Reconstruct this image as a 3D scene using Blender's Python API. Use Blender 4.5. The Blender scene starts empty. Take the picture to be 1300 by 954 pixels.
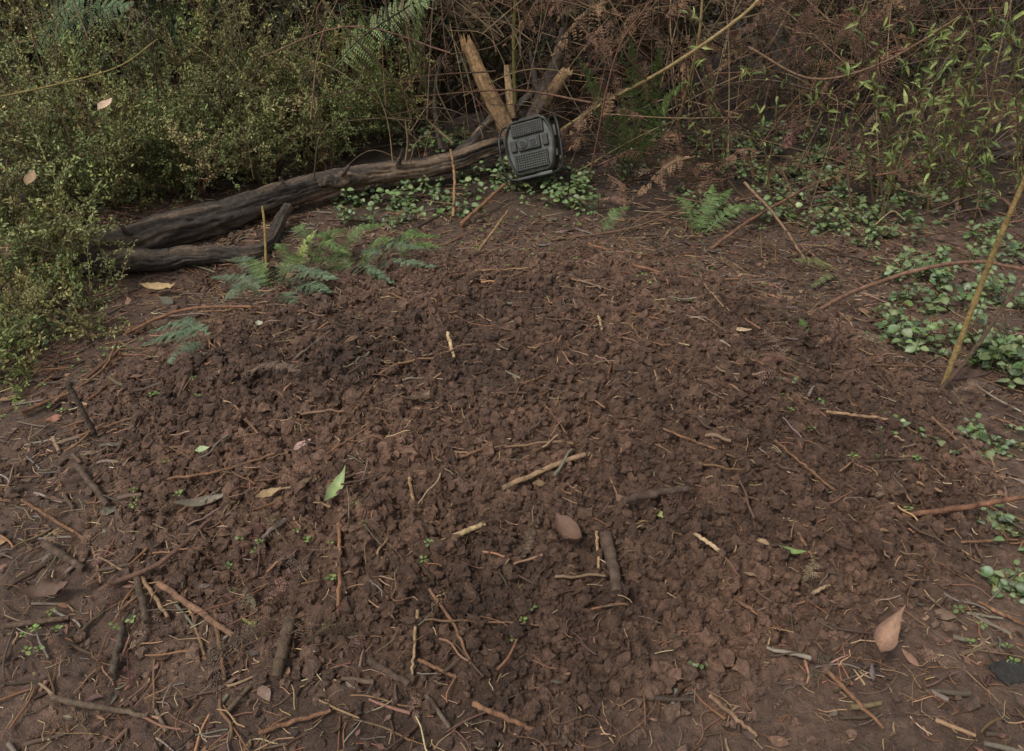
import bpy, math, random, bmesh
import numpy as np
from mathutils import Vector, Matrix
rng=np.random.default_rng(7); random.seed(7)
scene=bpy.context.scene
CAMH=1.1; PITCH=math.radians(30); F=28/36*1300
# ---------------------------------------------------------------- noise
def h2(ix,iy,s):
    n=(ix.astype(np.int64)*374761393+iy.astype(np.int64)*668265263+s*1442695041)&0xFFFFFFFF
    n=((n^(n>>13))*1274126177)&0xFFFFFFFF
    n=((n^(n>>16))*2246822519)&0xFFFFFFFF
    return ((n^(n>>15))&0xFFFFFF)/float(0x1000000)
def vn(x,y,s=0):
    x=np.asarray(x,float);y=np.asarray(y,float)
    ix=np.floor(x);iy=np.floor(y);fx=x-ix;fy=y-iy
    fx=fx*fx*(3-2*fx);fy=fy*fy*(3-2*fy)
    a=h2(ix,iy,s);b=h2(ix+1,iy,s);c=h2(ix,iy+1,s);d=h2(ix+1,iy+1,s)
    return (a*(1-fx)+b*fx)*(1-fy)+(c*(1-fx)+d*fx)*fy
def fbm(x,y,s=0,o=4):
    t=0;a=.5
    for i in range(o):
        t=t+a*(vn(x*2**i+17.3*i,y*2**i+5.1*i,s+i)-.5);a*=.5
    return t
def bumps(x,y,cell,s):
    x=np.asarray(x,float)/cell;y=np.asarray(y,float)/cell
    ix=np.floor(x);iy=np.floor(y);best=np.zeros_like(x)
    for i in(-1,0,1):
        for j in(-1,0,1):
            cx=ix+i;cy=iy+j
            px=cx+h2(cx,cy,s);py=cy+h2(cx,cy,s+1);r=.2+.6*h2(cx,cy,s+2)**1.5
            d2=(x-px)**2+(y-py)**2
            best=np.maximum(best,np.sqrt(np.maximum(r*r-d2,0)))
    return best*cell
def sst(a,b,x):
    t=np.clip((x-a)/(b-a),0,1);return t*t*(3-2*t)
def mmask(x,y):
    r2=((x-.03)/1.12)**2+((y-1.78)/1.02)**2+fbm(x*2.2,y*2.2,90)*.45
    return 1-sst(.70,1.04,r2)
def h0(x,y):
    x=np.asarray(x,float);y=np.asarray(y,float)
    q=np.clip(1-((x-.03)/1.2)**2-((y-1.8)/1.08)**2,0,1)
    z=.165*q*q*(3-2*q)
    z=z+.35*sst(2.9,7,y)+fbm(x*1.1,y*1.1,3)*.06+fbm(x*5,y*5,4,2)*.035
    z=z-.08*np.exp(-((x+1.0)/.35)**2-((y-2.62)/.13)**2)
    return z
def h1(x,y):
    m=mmask(x,y)
    wx=x+fbm(x*30,y*30,41,3)*.022;wy=y+fbm(x*30,y*30,42,3)*.022
    big=bumps(wx,wy,.07,10)*.26+bumps(wx,wy,.034,20)*.58+bumps(wx+.3,wy,.019,30)*.9
    return big*(.22+.78*m)*(.4+1.2*vn(x*7,y*7,77))+fbm(x*55,y*55,50,3)*.02*(.5+.5*m)
def gh(x,y): return h0(x,y)+h1(np.asarray(x,float),np.asarray(y,float))
cp,sp=math.cos(PITCH),math.sin(PITCH)
def ray(u,v):
    dx=(u-650)/F;dy=(477-v)/F
    return np.array([dx,cp+dy*sp,-sp+dy*cp])
def P(u,v,lift=0.0):
    d=ray(u,v);z=0.
    for _ in range(12):
        t=(CAMH-z-lift)/-d[2];t=min(t,14);x=d[0]*t;y=d[1]*t;z=.5*z+.5*float(h0(x,y))
    return np.array([x,y,float(h0(x,y))+lift])
def W(u,v,y):
    d=ray(u,v);t=y/d[1];return np.array([d[0]*t,y,CAMH+d[2]*t])
def nrm(a):
    return a/np.maximum(np.linalg.norm(a,axis=-1,keepdims=True),1e-9)
# ---------------------------------------------------------------- mesh builder
class MB:
    def __init__(s): s.v=[];s.f=[];s.c=[];s.n=0
    def add(s,v,f,c):
        v=np.asarray(v,float).reshape(-1,3);c=np.broadcast_to(np.asarray(c,float),(len(v),3))
        s.v.append(v);s.f.append(np.asarray(f,int)+s.n);s.c.append(c);s.n+=len(v)
    def inst(s,tv,tf,pos,R,sc,col,tmask=None,col2=None):
        N=len(pos);k=len(tv);sc=np.asarray(sc,float)
        if sc.ndim==1: sc=np.repeat(sc[:,None],3,1)
        loc=tv[None]*sc[:,None,:]
        v=np.einsum('nij,nkj->nki',R,loc)+pos[:,None,:]
        f=(np.asarray(tf)[None]+(np.arange(N)*k)[:,None,None]).reshape(-1,len(tf[0]))
        c=np.repeat(col[:,None,:],k,1)
        if tmask is not None: c=c*(1-tmask[None,:,None])+col2[:,None,:]*tmask[None,:,None]
        s.add(v.reshape(-1,3),f,c.reshape(-1,3))
    def build(s,name,mat,smooth=False,parent=None):
        v=np.concatenate(s.v);c=np.concatenate(s.c)
        me=bpy.data.meshes.new(name)
        tot=np.concatenate([np.full(len(f),f.shape[1]) for f in s.f])
        loops=np.concatenate([f.ravel() for f in s.f])
        me.vertices.add(len(v));me.vertices.foreach_set('co',v.ravel())
        me.loops.add(len(loops));me.loops.foreach_set('vertex_index',loops.astype(np.int32))
        me.polygons.add(len(tot));st=np.concatenate([[0],np.cumsum(tot)[:-1]])
        me.polygons.foreach_set('loop_start',st.astype(np.int32))
        me.polygons.foreach_set('loop_total',tot.astype(np.int32))
        me.polygons.foreach_set('use_smooth',np.full(len(tot),smooth))
        me.update(calc_edges=True)
        ca=me.color_attributes.new('Col','FLOAT_COLOR','POINT')
        ca.data.foreach_set('color',np.concatenate([np.clip(c,0,1),np.ones((len(c),1))],1).ravel())
        me.materials.append(mat);me.validate()
        ob=bpy.data.objects.new(name,me);scene.collection.objects.link(ob)
        if parent: ob.parent=parent
        return ob
def frames(d,n):
    y=nrm(d);x=np.cross(y,n);bad=np.linalg.norm(x,axis=1)<1e-4
    x[bad]=[1,0,0];x=nrm(x);z=np.cross(x,y)
    return np.stack([x,y,z],2)
def tube(mb,pts,rad,sides,col,cap=True,rough=0,seed=0,stretch=6.):
    pts=np.asarray(pts,float);n=len(pts);rad=np.broadcast_to(np.asarray(rad,float),(n,))
    t=nrm(np.gradient(pts,axis=0))
    ref=np.array([0,0,1.]) if abs(t[0][2])<.9 else np.array([1.,0,0])
    u=np.cross(np.broadcast_to(ref,t.shape),t);u=nrm(u);w=np.cross(t,u)
    a=np.arange(sides)/sides*2*np.pi
    r=rad[:,None]*np.ones((1,sides))
    if rough>0:
        L=np.concatenate([[0],np.cumsum(np.linalg.norm(np.diff(pts,axis=0),axis=1))])
        ca=np.cos(a)[None]*1.0;sa=np.sin(a)[None]
        nz=fbm(ca*2.5+L[:,None]*stretch+seed,sa*2.5+seed*3+L[:,None]*1.0,seed,3)
        rid=np.abs(fbm(ca*5+L[:,None]*2.2+seed,sa*5+seed+L[:,None]*2.5,seed+9,4))
        r=r*(1+rough*nz*1.6-rough*.8*np.exp(-rid*22)+rough*.45*fbm(ca*9+L[:,None]*30,sa*9+L[:,None]*26,seed+3,3))
    v=pts[:,None]+r[...,None]*(np.cos(a)[None,:,None]*u[:,None]+np.sin(a)[None,:,None]*w[:,None])
    i=np.arange(n-1)[:,None]*sides;j=np.arange(sides)[None];j2=(j+1)%sides
    f=np.stack([i+j,i+j2,i+sides+j2,i+sides+j],-1).reshape(-1,4)
    col=np.asarray(col,float)
    if col.ndim==1: c=np.broadcast_to(col,(n*sides,3))
    elif len(col)==n: c=np.repeat(col,sides,0)
    else: c=col
    mb.add(v.reshape(-1,3),f,c)
    if cap:
        for e,off in((0,0),(n-1,(n-1)*sides)):
            vv=np.concatenate([v[e],pts[e][None]]);k=np.arange(sides)
            mb.add(vv,np.stack([k,(k+1)%sides,np.full(sides,sides)],1),c[off] )
def curve(ctrl,n=20):
    c=np.asarray(ctrl,float)
    if len(c)==2: return c[0]+(c[1]-c[0])*np.linspace(0,1,n)[:,None]
    c=np.concatenate([[2*c[0]-c[1]],c,[2*c[-1]-c[-2]]]);S=len(c)-3
    q=np.linspace(0,S-1e-6,n);i=q.astype(int);t=(q-i)[:,None];p0,p1,p2,p3=c[i],c[i+1],c[i+2],c[i+3]
    return .5*(2*p1+(p2-p0)*t+(2*p0-5*p1+4*p2-p3)*t*t+(3*p1-p0-3*p2+p3)*t**3)
def jit(col,N,a=.2,h=.08):
    col=np.asarray(col,float)
    return np.clip(col[None]*(1+rng.normal(0,a,(N,1)))*(1+rng.normal(0,h,(N,3))),.004,1)
def pick(cols,N,a=.2,h=.06):
    cols=np.asarray(cols,float);return np.clip(cols[rng.integers(0,len(cols),N)]*np.clip(1+rng.normal(0,a,(N,1)),.3,2)*(1+rng.normal(0,h,(N,3))),.004,1)
# ---------------------------------------------------------------- materials
def mat_attr(name,rough=.7,noise=60.,amt=.35,bump=.3,bdist=.003,spec=.3,bscale=None,rvar=.15,simple=False):
    m=bpy.data.materials.new(name);m.use_nodes=True;nt=m.node_tree;N=nt.nodes;L=nt.links
    b=N['Principled BSDF']
    at=N.new('ShaderNodeAttribute');at.attribute_name='Col'
    tc=N.new('ShaderNodeTexCoord')
    nz=N.new('ShaderNodeTexNoise');nz.inputs['Scale'].default_value=noise;nz.inputs['Detail'].default_value=1 if simple else 5;nz.inputs['Roughness'].default_value=.65
    L.new(tc.outputs['Object'],nz.inputs['Vector'])
    mr=N.new('ShaderNodeMapRange');mr.inputs[1].default_value=.25;mr.inputs[2].default_value=.75;mr.inputs[3].default_value=1-amt;mr.inputs[4].default_value=1+amt
    L.new(nz.outputs['Fac'],mr.inputs[0])
    mx=N.new('ShaderNodeVectorMath');mx.operation='SCALE';L.new(at.outputs['Color'],mx.inputs[0]);L.new(mr.outputs[0],mx.inputs['Scale'])
    L.new(mx.outputs[0],b.inputs['Base Color'])
    b.inputs['Specular IOR Level'].default_value=spec
    b.inputs['Roughness'].default_value=rough
    if simple: return m
    n2=N.new('ShaderNodeTexNoise');n2.inputs['Scale'].default_value=bscale or noise*2.5;n2.inputs['Detail'].default_value=4;n2.inputs['Roughness'].default_value=.7
    L.new(tc.outputs['Object'],n2.inputs['Vector'])
    rr=N.new('ShaderNodeMapRange');rr.inputs[1].default_value=.3;rr.inputs[2].default_value=.7;rr.inputs[3].default_value=rough-rvar;rr.inputs[4].default_value=min(1,rough+rvar)
    L.new(n2.outputs['Fac'],rr.inputs[0]);L.new(rr.outputs[0],b.inputs['Roughness'])
    if bump>0:
        bp=N.new('ShaderNodeBump');bp.inputs['Strength'].default_value=bump;bp.inputs['Distance'].default_value=bdist
        L.new(n2.outputs['Fac'],bp.inputs['Height']);L.new(bp.outputs[0],b.inputs['Normal'])
    return m
M_soil=mat_attr('moist_soil',.47,55,.55,1.,.009,spec=.6,bscale=230,rvar=.24)
M_litter=mat_attr('dry_litter',.65,120,.3,.4,.001,spec=.3)
M_leaf=mat_attr('green_leaf',.5,30,.25,spec=.35,simple=True)
M_gloss=mat_attr('glossy_leaf',.4,60,.2,spec=.5,simple=True)
M_dead=mat_attr('dead_frond',.75,50,.3,spec=.2,simple=True)
M_wood=mat_attr('wood_bark',.75,60,.5,1.,.006,spec=.25,bscale=150)
# ---------------------------------------------------------------- ground
def geo(a,b,s,g):
    o=[a];d=s
    while o[-1]<b: o.append(o[-1]+d);d*=g
    return np.array(o)
xr=np.concatenate([np.arange(0,1.3,.0052),np.arange(1.3,1.9,.01),geo(1.9,90,.02,1.13)]);xs=np.concatenate([-xr[::-1][:-1],xr])
ys=np.concatenate([-geo(-.6,60,.04,1.2)[::-1],np.arange(.64,2.75,.005),np.arange(2.75,4.2,.014),geo(4.2,140,.04,1.12)])
X,Y=np.meshgrid(xs,ys);Z=h0(X,Y);near=(np.abs(X)<3.5)&(Y<6)&(Y>0)
H1=np.zeros_like(Z);H1[near]=h1(X[near],Y[near]);Z=Z+H1
nx,ny=len(xs),len(ys)
idx=(np.arange(ny-1)[:,None]*nx+np.arange(nx-1)[None])
fc=np.stack([idx,idx+1,idx+nx+1,idx+nx],-1).reshape(-1,4)
SOIL=np.array([.145,.082,.053]);EDGE=np.array([.185,.114,.08]);DARK=np.array([.07,.047,.032])
def soilcol(X,Y):
    m=mmask(X,Y)[...,None];n=fbm(X*3,Y*3,60)[...,None];n2=fbm(X*14,Y*14,63,3)[...,None]
    c=EDGE*(1-m)+SOIL*m
    c=c*(1+n*1.2+n2*.7)
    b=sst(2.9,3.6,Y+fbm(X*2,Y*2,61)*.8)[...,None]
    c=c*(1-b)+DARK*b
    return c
col=soilcol(X,Y)*(1+(H1[...,None]-.013)*15).clip(.4,1.4)  # gaps darkened and crumb tops lightened by bump height: shading painted into the colour
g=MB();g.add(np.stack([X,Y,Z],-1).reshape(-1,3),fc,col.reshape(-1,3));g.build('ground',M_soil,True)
# ---------------------------------------------------------------- clods
def ico(sub,seed,amp):
    bm=bmesh.new();bmesh.ops.create_icosphere(bm,subdivisions=sub,radius=1)
    v=np.array([x.co[:] for x in bm.verts]);f=np.array([[q.index for q in p.verts] for p in bm.faces]);bm.free()
    r=1+amp*(fbm(v[:,0]*2.2+v[:,2]*2+seed*9,v[:,1]*2.2-v[:,2]+seed*5,seed,3))*2+np.random.default_rng(seed).normal(0,.09*amp,len(v))
    return v*r[:,None],f
def rotm(N):
    a=rng.normal(size=(N,3));b=rng.normal(size=(N,3));return frames(a,nrm(b))
def sample(N,x0,x1,y0,y1,dens):
    out=[];c=0
    while c<N:
        x=rng.uniform(x0,x1,N*2);y=rng.uniform(y0,y1,N*2);k=rng.random(N*2)<dens(x,y)
        out.append(np.stack([x[k],y[k]],1));c+=k.sum()
    return np.concatenate(out)[:N]
cl=MB()
for k in range(9):
    big=k<5
    tv,tf=ico(2,k+1,1.1) if big else ico(1,k+1,1.)
    N=2500 if big else 11500
    p=sample(N,-1.7,1.7,.62,3.1,lambda x,y:mmask(x,y)*.95*(.3+.7*vn(x*9,y*9,8))+.03)
    s=(rng.gamma(2.,.0020,N)+.0032).clip(0,.0135) if big else (rng.gamma(2,.0012,N)+.0016)
    pos=np.column_stack([p,gh(p[:,0],p[:,1])+s*.45])
    cl.inst(tv,tf,pos,rotm(N),s[:,None]*rng.uniform(.7,1.3,(N,3)),soilcol(p[:,0],p[:,1])*rng.uniform(.75,1.4,(N,1)))
cl.build('soil_clods',M_soil,False)
# ---------------------------------------------------------------- litter
def lay_straws(mb,p,L,w,col,bend=.06,rings=5,sides=4,tilt=.12,lift=.3):
    N=len(p);ang=rng.uniform(0,2*np.pi,N);d=np.stack([np.cos(ang),np.sin(ang)],1);n2=np.stack([-d[:,1],d[:,0]],1)
    t=np.linspace(-.5,.5,rings)
    b=rng.normal(0,bend,N);b3=rng.normal(0,bend*.6,N)
    off=b[:,None]*(1-4*t[None]**2)+b3[:,None]*np.sin(t*7)[None]
    c=p[:,None,:]+d[:,None]*(t[None,:,None]*L[:,None,None])+n2[:,None]*(off*L[:,None])[...,None]
    gz=gh(c[...,0],c[...,1]);z=gz.max(1,keepdims=True)*.75+gz*.25+.002+.004*mmask(p[:,0],p[:,1])[:,None]+w[:,None]*lift
    sl=rng.normal(0,tilt,N);z=z+np.abs(sl)[:,None]*(t[None]+.5)*L[:,None]
    c3=np.concatenate([c,z[...,None]],-1)
    a=np.arange(sides)/sides*2*np.pi
    wr=(w[:,None]*np.linspace(1,.7,rings)[None])
    v=c3[:,:,None,:]+wr[:,:,None,None]*(np.cos(a)[None,None,:,None]*np.concatenate([n2,np.zeros((N,1))],1)[:,None,None,:]+np.sin(a)[None,None,:,None]*np.array([0,0,1.]))
    i=np.arange(rings-1)[:,None]*sides;j=np.arange(sides)[None];j2=(j+1)%sides
    f=np.stack([i+j,i+j2,i+sides+j2,i+sides+j],-1).reshape(-1,4)
    k=rings*sides
    ff=(f[None]+(np.arange(N)*k)[:,None,None]).reshape(-1,4)
    mb.add(v.reshape(-1,3),ff,np.repeat(col,k,0))
    cap=np.array([list(range(sides))[::-1],list(range(k-sides,k))])
    mb.add(v.reshape(-1,3),(cap[None]+(np.arange(N)*k)[:,None,None]).reshape(-1,sides),np.repeat(col,k,0))
def t_leaf(w=.4,nl=6,curl=.2,fold=.15,pt=1.,seed=0):
    t=np.linspace(0,1,nl);prof=np.sin(np.pi*t**.85)**pt*.5*w;prof[0]=.01;prof[-1]=.004
    rs=np.random.default_rng(seed);v=[];
    for i in range(nl):
        z=curl*(t[i]-.5)**2*2+rs.normal(0,.015)
        for s in(-1,0,1):
            v.append([s*prof[i],t[i],z+abs(s)*fold*w*(prof[i]/(w*.5))+rs.normal(0,.01)])
    f=[[i*3+j,i*3+j+1,i*3+j+4,i*3+j+3] for i in range(nl-1) for j in(0,1)]
    return np.array(v),np.array(f)
lit=lambda x,y:(.25+.75*(1-mmask(x,y)))*np.clip(vn(x*3,y*3,12)*1.6-.1,.15,1)
TAN=[.38,.25,.14];RED=[.26,.135,.075];DBR=[.09,.058,.04];PALE=[.5,.38,.23];GREY=[.2,.165,.13]
li=MB()
p=sample(5600,-1.9,1.9,.62,3.4,lit);N=len(p)
lay_straws(li,p,rng.gamma(2.2,.012,N)+.008,rng.uniform(.0007,.0016,N),pick([TAN,TAN,RED,PALE,RED,GREY,RED],N,.25))
p=sample(4600,-1.6,1.6,.62,3.0,lambda x,y:.5+0*x);N=len(p)
lay_straws(li,p,rng.gamma(2.,.006,N)+.006,rng.uniform(.0006,.0013,N),pick([TAN,RED,TAN,[.28,.16,.09],PALE],N,.25))
p=sample(1300,-1.8,1.8,.62,3.2,lit);N=len(p)
lay_straws(li,p,rng.uniform(.03,.10,N),rng.uniform(.0004,.0009,N),pick([RED,[.28,.17,.1],[.24,.13,.07]],N,.2),bend=.16,rings=10,tilt=.08)
li.build('straw_litter',M_litter,True)
tw=MB()
p=sample(1400,-2.2,2.2,.62,3.8,lambda x,y:lit(x,y)*np.where(y>2.7,1.,.6));N=len(p)
lay_straws(tw,p,rng.gamma(2.5,.02,N)+.03,rng.uniform(.0013,.0034,N),pick([RED,DBR,[.28,.17,.1],GREY,[.17,.1,.06]],N,.25),bend=.04,rings=7,sides=6,tilt=.06)
p=sample(1050,-1.5,1.5,.62,2.9,lambda x,y:.5+0*x);N=len(p)
lay_straws(tw,p,rng.gamma(2.5,.011,N)+.012,rng.uniform(.001,.0028,N),pick([DBR,RED,[.12,.08,.055],[.32,.2,.12]],N,.25),bend=.04,rings=7,sides=6,tilt=.08)
p=sample(640,-1.9,1.9,.62,3.3,lit);N=len(p)
lay_straws(tw,p,rng.uniform(.02,.08,N),rng.uniform(.003,.006,N),pick([DBR,[.12,.08,.055],GREY,[.2,.13,.085]],N,.25),bend=.02,rings=7,sides=6,tilt=.05,lift=0)
tw.build('twig_litter',M_litter,True)
lf=MB()
for k in range(8):
    tv,tf=t_leaf(rng.uniform(.25,.6),6,rng.uniform(-.5,.7),rng.uniform(-.3,.4),rng.uniform(.9,1.3),k)
    N=1200;p=sample(N,-2.6,2.6,.62,4.2,lambda x,y:lit(x,y)*np.where(y>2.6,1.,.55))
    a=rng.uniform(0,2*np.pi,N);d=np.stack([np.cos(a),np.sin(a),rng.normal(0,.2,N)],1)
    nn=nrm(np.stack([rng.normal(0,.35,N),rng.normal(0,.35,N),np.ones(N)],1))
    s=rng.gamma(2.2,.006,N)+.007
    pos=np.column_stack([p,gh(p[:,0],p[:,1])+.007])
    lf.inst(tv,tf,pos,frames(d,nn),s,pick([DBR,DBR,[.13,.08,.052],[.19,.11,.075],[.17,.135,.105],[.28,.18,.11],[.21,.12,.075]],N,.25))
lf.build('leaf_litter',M_litter)
# ---------------------------------------------------------------- sticks seen on the mound
st=MB()
def stick(pts,r,col,taper=.8,sides=8,lift=.004,wob=.003,n=16,rough=.25,mb=None):
    c=np.array([P(q[0],q[1],q[2] if len(q)>2 else lift) for q in pts])
    cc=curve(c,n)
    if len(pts[0])<3:
        zz=gh(cc[:,0],cc[:,1]);lz=np.polyval(np.polyfit(np.arange(n),zz,1),np.arange(n));cc[:,2]=lz+(zz-lz).max()*.7+r*.8+.006
    cc[1:-1]+=rng.normal(0,wob*.3,(n-2,3))
    colr=np.asarray(col)[None]*(1+rng.normal(0,.12,(n,1)))
    tube(mb or st,cc,np.linspace(r,r*taper,n),sides,colr,rough=rough,seed=int(rng.integers(1,99)),stretch=20)
SR=[.26,.14,.08]
for pts,r,c in [
 ([(638,635),(690,614),(742,597)],.0058,[.36,.235,.14]),([(578,698),(616,672)],.0058,[.55,.4,.21]),
 ([(432,680),(434,730),(431,782)],.0038,[.31,.16,.085]),([(520,612),(526,655)],.0038,[.42,.27,.14]),
 ([(757,685),(759,737)],.003,[.44,.29,.16]),([(768,690),(776,730),(781,772)],.012,[.12,.08,.058]),
 ([(531,788),(527,830),(523,866)],.003,[.46,.32,.18]),([(140,752),(210,730),(272,675)],.0055,[.16,.09,.065]),
 ([(176,742),(190,800)],.008,[.12,.085,.06]),([(183,742),(215,790)],.004,[.36,.23,.14]),([(205,752),(250,785),(300,822)],.0065,[.26,.15,.095]),
 ([(276,790),(286,866)],.004,[.24,.14,.08]),([(371,800),(352,866)],.012,[.13,.09,.06]),
 ([(546,760),(575,800),(598,852)],.003,SR),([(375,466),(425,429)],.004,[.2,.155,.12]),
 ([(210,626),(280,610),(352,584)],.0035,SR),([(603,354),(676,351)],.0035,[.4,.25,.14]),
 ([(803,352),(870,362),(936,373)],.005,[.3,.15,.09]),([(160,426),(240,408),(340,394)],.0055,[.26,.135,.08]),
 ([(569,439),(577,462)],.005,[.54,.38,.22]),([(759,410),(763,431)],.0045,[.5,.35,.2]),([(1045,538),(1122,549)],.0042,[.42,.26,.15]),
 ([(790,655),(830,645),(872,638)],.009,[.12,.08,.06]),([(30,532),(90,500),(152,455)],.006,[.22,.12,.075]),
 ([(70,520),(130,478),(150,440)],.004,[.28,.17,.1]),([(532,845),(580,866)],.0035,SR),([(930,778),(988,812)],.003,SR),
 ([(120,700),(130,745)],.003,[.3,.18,.1]),([(145,866),(160,800)],.007,[.12,.09,.07]),([(1160,628),(1190,640)],.0035,[.4,.25,.14]),
 ([(1075,606),(1152,601)],.0035,[.12,.08,.055]),([(585,585),(625,575)],.003,SR),([(800,405),(842,420)],.003,SR),
 ([(1240,770),(1300,800)],.004,SR),([(880,690),(910,720)],.0045,[.5,.35,.21]),([(1030,762),(1052,748)],.0035,[.5,.36,.22]),
 ([(540,800),(620,800),(690,802)],.0022,[.2,.12,.07]),([(240,770),(262,840)],.0035,[.3,.19,.11]),([(70,895),(190,915)],.006,[.16,.115,.08]),
 ([(600,900),(680,935)],.005,SR),([(900,890),(960,940)],.004,[.33,.21,.13]),([(330,935),(420,905)],.004,SR),
 ([(230,660),(300,600)],.003,SR),([(100,560),(180,545)],.0035,SR),([(400,600),(470,560)],.0025,SR),([(840,560),(930,600)],.0025,SR),([(980,580),(1060,640)],.003,SR),
 ([(1180,540),(1250,600)],.004,[.24,.14,.09]),([(1080,470),(1200,470)],.003,SR),([(950,470),(1010,500)],.003,SR),([(30,640),(110,690)],.004,SR),([(10,800),(90,790)],.006,[.15,.1,.07]),
 ([(1050,860),(1120,930)],.004,SR),([(450,540),(480,500)],.002,SR),([(690,520),(720,560)],.002,SR),([(1200,700),(1290,690)],.003,SR),([(1010,690),(1040,730)],.003,SR),
 ([(100,600),(140,650)],.008,[.13,.09,.065]),([(60,700),(110,730)],.009,[.13,.09,.065]),([(470,850),(520,880)],.007,[.13,.09,.065]),([(660,500),(700,480)],.0025,SR),([(830,480),(838,510)],.002,TAN),([(330,560),(300,530)],.003,SR),
 ]:
    stick(pts,r,c)
for pts,r,c in [
 ([(1145,655,.02),(1220,645,.05),(1310,629,.07)],.0065,[.25,.125,.075]),([(1105,540,.07),(1118,548,.09),(1119,600,.01)],.004,[.08,.058,.043]),
 ([(86,488,.16),(105,522,.09),(125,560,.0)],.007,[.1,.077,.06]),([(450,700,.0),(463,655,.03),(470,630,.05)],.0022,[.14,.09,.06]),
 ([(1020,404,.01),(1090,368,.08),(1170,342,.13),(1240,333,.15),(1315,345,.16)],.0075,[.26,.145,.095]),
 ([(900,318,.01),(960,275,.06),(1042,229,.12)],.0075,[.23,.125,.075]),([(945,232,.16),(985,275,.1),(1022,330,.01)],.006,[.3,.185,.115]),
 ([(585,285,.02),(640,235,.08)],.009,[.28,.15,.08]),([(603,326,.01),(645,268,.08)],.0055,[.38,.24,.13]),([(500,305,.02),(560,272,.05)],.008,[.08,.058,.042]),
 ([(700,305,.01),(800,290,.03),(900,253,.06)],.005,[.21,.13,.08]),([(575,275,.02),(577,225,.15),(572,190,.25)],.006,[.36,.22,.11]),
 ([(1190,500,.01),(1240,440,.1),(1300,350,.22)],.006,[.14,.09,.06]),
 ]:
    stick(pts,r,c,lift=0,n=24,rough=.15)
st.build('fallen_sticks',M_wood,True)
# ---------------------------------------------------------------- individual leaves
def single(name,u,v,size,ang,col,w=.4,curl=.2,fold=.2,tilt=.1,lift=.01,mat=None,seed=1,pos=None):
    tv,tf=t_leaf(w,12,curl,fold,1.15,seed);b=MB()
    p=P(u,v) if pos is None else pos
    z=float(gh(p[0],p[1]))+lift+.005 if pos is None else p[2]
    d=np.array([[math.cos(ang),math.sin(ang),tilt]]);tv=tv-[0,.5,0]
    c2=np.array([col])*1.3
    mask=np.array([1. if i%3==1 else 0. for i in range(len(tv))])
    b.inst(tv,tf,np.array([[p[0],p[1],z]]),frames(d,np.array([[.1,-.25,1.]])),np.array([size]),np.array([col]),mask,c2)
    return b.build(name,mat or M_litter,True)
single('green_fallen_leaf',430,641,.085,1.25,[.24,.3,.13],.3,.5,.35,.3,.02,M_leaf)
single('dead_leaf',1113,828,.1,.85,[.32,.2,.14],.38,1.2,.9,.3,.02,seed=2)
single('dead_leaf',205,376,.12,.05,[.38,.27,.14],.3,.4,.3,.0,.02,seed=3)
single('dead_leaf',386,579,.045,.9,[.46,.3,.26],.6,.3,.1,.1,.01,seed=4)
single('dead_leaf',262,651,.11,.4,[.19,.16,.12],.2,.5,.5,.0,.012,seed=5)
single('dead_leaf',345,646,.05,.5,[.32,.22,.12],.4,.3,.3,.1,.012,seed=6)
single('dead_leaf',331,422,.06,-1.2,[.4,.38,.28],.35,.2,.3,.2,.02,seed=7)
single('dead_leaf',722,705,.09,-1.1,[.15,.09,.062],.45,.8,.6,.1,.012,seed=8)
single('dead_leaf',135,135,.07,1.0,[.5,.36,.26],.6,.3,.3,.5,.0,seed=9,pos=W(135,135,2.85))
single('dead_leaf',40,228,.07,1.6,[.3,.2,.12],.5,.3,.3,.5,.0,seed=10,pos=W(40,228,2.4))
single('green_fallen_leaf',1003,718,.05,-.4,[.16,.22,.07],.25,.5,.4,.1,.015,M_leaf,seed=11)
single('green_fallen_leaf',262,592,.03,.3,[.35,.42,.22],.6,.2,.2,.1,.012,M_leaf,seed=12)
single('green_fallen_leaf',835,660,.03,2.,[.3,.33,.12],.5,.2,.2,.1,.012,M_leaf,seed=13)
single('dead_leaf',940,436,.05,-.2,[.42,.3,.19],.3,.3,.4,.1,.012,seed=14)
single('dead_leaf',540,520,.04,1.,[.17,.115,.08],.5,.6,.4,.2,.012,seed=15)
single('dead_leaf',70,765,.1,.2,[.14,.09,.065],.3,.8,.6,.1,.012,seed=17)
tv,tf=ico(4,5,.35);b=MB();q=P(1280,858);b.inst(tv,tf,np.array([[q[0],q[1],q[2]+.006]]),np.eye(3)[None],np.array([[.032,.024,.018]]),np.array([[.06,.055,.05]]));b.build('grey_stone',M_soil,True)
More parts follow.
